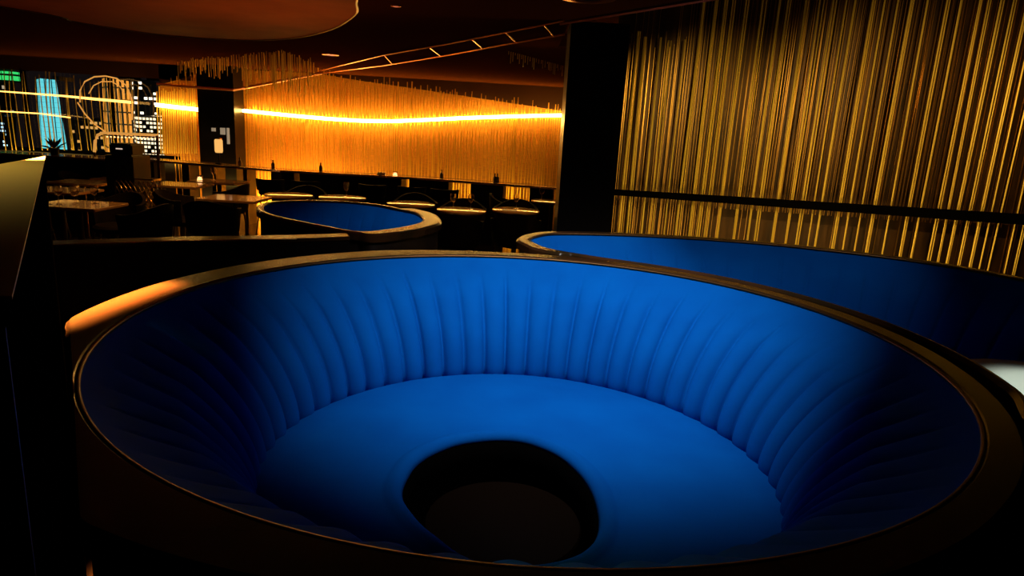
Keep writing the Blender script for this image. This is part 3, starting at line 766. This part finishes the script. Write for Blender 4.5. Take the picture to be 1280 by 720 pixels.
# cards / menus
for i, (px_, py_, z, lab, sx, sy) in enumerate(((74, 270, .75, 'cream menu card lying on the near left table edge', .10, .07), (636, 257, .75, 'cream menu card on the round table left of the black column', .13, .10))):
    pass
obj_ = tag(obj('menu_card', box(-.09, .09, -.06, .06, 0, .004), PAPER), 'cream menu card lying on the round table left of the black column', 'menu card'); obj_.location = (tpos[11][0]-.08, tpos[11][1]-.12, .75)
obj_ = tag(obj('menu_card', box(-.09, .09, -.06, .06, 0, .004), PAPER), 'cream menu card lying on the brightly lit table at far left', 'menu card'); obj_.location = (tpos[0][0]-.22, tpos[0][1]-.18, .75)
# candle cups
cn0 = None
for px_, py_, z, lab in ((252, 223, .75, 'glowing candle cup on the table below the far pillar'), (495, 232, .0, 'small glowing candle on the counter above the small blue booth')):
    if z: X, Y_ = tpos[5][0]-.22, tpos[5][1]-.12
    else: z = KZ; X, Y_ = counter_pt(495, .12)
    t = thing('candle_cup', lab, 'candle', (X, Y_, z))
    bm = bmesh.new(); lathe(bm, [(0, .001), (.03, .001), (.04, .03), (.042, .07), (.038, .07), (.036, .03), (0, .01)], n=16); obj('cup', bm, GLASSY, t, smooth='auto')
    bm = bmesh.new(); lathe(bm, [(0, .012), (.026, .012), (.026, .05), (0, .055)], n=12); obj('flame_wax', bm, CANDLE, t, smooth='auto')
# bottles on the counter
bt0 = None
for px_, lab in ((300, 'dark bottle on the bar counter right beside the far pillar'), (341, 'dark bottle on the bar counter, second from the far pillar'), (402, 'dark bottle on the bar counter where the amber curtain dips'), (553, 'dark bottle on the bar counter right of centre'), (617, 'left of two dark bottles near the right end of the counter'), (622, 'right of two dark bottles near the right end of the counter')):
    X, Y_ = counter_pt(px_, .2)
    if bt0 is None:
        t = thing('bottle', lab, 'bottle', (X, Y_, KZ)); bt0 = t
        bm = bmesh.new(); lathe(bm, [(0, .001), (.025, .001), (.027, .01), (.027, .065), (.022, .08), (.010, .095), (.010, .12), (0, .12)], n=14); obj('bottle_body', bm, BOTTLE, t, smooth='auto')
        bm = bmesh.new(); lathe(bm, [(0, .12), (.012, .12), (.012, .135), (0, .136)], n=10); obj('stopper', bm, BRASS, t, smooth='auto')
    else: t = dup(bt0, (X, Y_, KZ), 0, lab)
    t['group'] = 'bottles along the far counter'
for px_, w_, lab in ((478, .10, 'small pale box on the bar counter below the middle of the amber curtain'), ):
    X, Y_ = counter_pt(px_, .1)
    o = tag(obj('box', box(-.06, .06, -.03, .03, 0, .045, .004), PAPER), lab, 'box'); o.location = (X, Y_, KZ)
# lantern before the far pillar
X, Y_ = counter_pt(274, .22)
zz = aty(275, 191, Y_).z; zz2 = aty(275, 174, Y_).z
t = thing('table_lamp', 'square glowing amber lantern standing on the counter in front of the far pillar', 'lamp', (X, Y_, KZ))
obj('lamp_foot', box(-.05, .05, -.05, .05, 0, .02), BLACK, t)
bm = bmesh.new(); tube(bm, [(0, 0, .02), (0, 0, zz-KZ)], .01, 8); obj('stem', bm, BLACK, t)
bm = bmesh.new()
for a, b, r in ((0, 0, 0),): lathe(bm, [(0, zz-KZ), (.055, zz-KZ), (.066, zz-KZ+.03), (.066, zz2-KZ-.02), (.05, zz2-KZ), (0, zz2-KZ)], n=4)
obj('lamp_shade', bm, LAMPSHADE, t)
obj('cap', box(-.04, .04, -.04, .04, zz2-KZ, zz2-KZ+.015), BRASS, t)
# small pale items hanging on the pillar
for x0, x1, y0, y1, lab in ((265, 269, 160, 164, 'tiny pale light on the far pillar, left of the lantern top'), (276, 281, 160, 168, 'small pale light on the far pillar above the lantern'), (284.5, 286, 160, 180, 'thin vertical pale light on the far pillar right of the lantern')):
    a = aty(x0, y1, 11.38); b = aty(x1, y0, 11.38)
    tag(obj('wall_light', box(a.x, b.x, 11.36, 11.4, a.z, b.z), mat('pale_led', (.2, .17, .14), .5, emis=(1, .8, .55), es=.22)), lab, 'wall light')
# dark service station with plants (blocky silhouette left of pillar)
sa = atz(163, 215, 1.0)
sa = Vector((aty(160, 200, 8.35).x, 8.35, 0))
t = thing('service_station', 'dark service cabinet with a hood between the left tables and far pillar', 'cabinet', sa)
obj('cabinet_body', box(-.17, .17, -.2, .2, 0, 1.12, .01), BLACK, t)
obj('hood', box(-.14, .14, -.15, .15, 1.12, 1.26, .02), BLACK, t)
obj('shelf_light', box(-.05, .03, -.155, -.150, 1.19, 1.205), PINKLED, t)
# arched canopy rack over the far left bar, lined with small bulbs
t = thing('canopy_rack', 'arched metal rack with a row of tiny amber bulbs before the city windows', 'rack', (0, 0, 0))
pts = [aty(x, y, 10.2) for x, y in ((118, 190), (119, 176), (122, 169), (129, 166), (150, 167), (175, 168), (197, 169))]
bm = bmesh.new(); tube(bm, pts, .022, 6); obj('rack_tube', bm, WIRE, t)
for k in range(14):
    p = aty(134+k*4.6, 171+k*.15, 10.18); bm = bmesh.new(); bmesh.ops.create_icosphere(bm, subdivisions=1, radius=.013, matrix=Matrix.Translation(p)); obj('bulb', bm, CANDLE, t)
p = aty(196, 169, 10.2); bm = bmesh.new(); tube(bm, [p, (p.x, p.y, 0)], .02, 6); obj('post', bm, DARKMETAL, t)
p = pts[0]; bm = bmesh.new(); tube(bm, [p, (p.x, p.y, 0)], .02, 6); obj('post', bm, DARKMETAL, t)
# low side board line under the city windows
a = aty(60, 199, 9.6); b = aty(150, 205, 9.6)
t = thing('sideboard', 'long dark sideboard under the city windows with a pale reflecting top', 'sideboard', (a.x-1.2, 9.6, 0))
obj('sideboard_top', box(0, b.x-a.x+1.3, 0, .45, .93, .96), TABLETOP, t)
obj('cabinet_body', box(.02, b.x-a.x+1.28, .03, .43, 0, .93), BLACK, t)
# plant silhouette near windows
pb_ = Vector((aty(68, 188, 9.8).x, 9.8, .96))
t = thing('potted_plant', 'small dark potted plant silhouetted at the foot of the cyan tower', 'plant', pb_)
bm = bmesh.new(); lathe(bm, [(0, 0), (.05, 0), (.07, .1), (.055, .1), (0, .09)], n=14); obj('pot', bm, BLACK, t, smooth='auto')
bm = bmesh.new()
for k in range(26):
    an = random.uniform(0, 2*PI); l = random.uniform(.10, .22); e = random.uniform(.1, 1.2)
    d_ = Vector((math.cos(an)*math.cos(e), math.sin(an)*math.cos(e), math.sin(e))); s_ = d_.orthogonal().normalized()*.018
    m_ = Vector((0, 0, .1))+d_*l*.5; tip = Vector((0, 0, .1))+d_*l
    v = [bm.verts.new(q) for q in (Vector((0, 0, .09)), m_+s_, tip, m_-s_)]; bm.faces.new(v)
obj('foliage', bm, mat('dark_leaf', (.03, .02, .006), .5), t, recalc=False)
# ceiling fittings
def downlight(px_, py_, r, lab, lit):
    p = atz(px_, py_, CZL)
    t = thing('ceiling_spotlight', lab, 'ceiling light', (p.x, p.y, CZL))
    bm = bmesh.new(); lathe(bm, [(r*.7, 0), (r*.7, -.012), (r, -.010), (r, 0)], n=28); obj('ring', bm, TRIM, t, smooth='auto')
    bm = bmesh.new(); lathe(bm, [(0, -.004), (r*.68, -.004), (r*.68, 0), (0, 0)], n=28); obj('lens', bm, lit, t, smooth='auto')
downlight(495, 6, .035, 'small recessed ceiling spotlight near the top centre', PINKLED)
downlight(735, -4, .16, 'large round ceiling fitting cut by the top edge, above the black column', FASCIA)
downlight(413, 68, .10, 'recessed ceiling spotlight right of the copper canopy, far off', PINKLED)
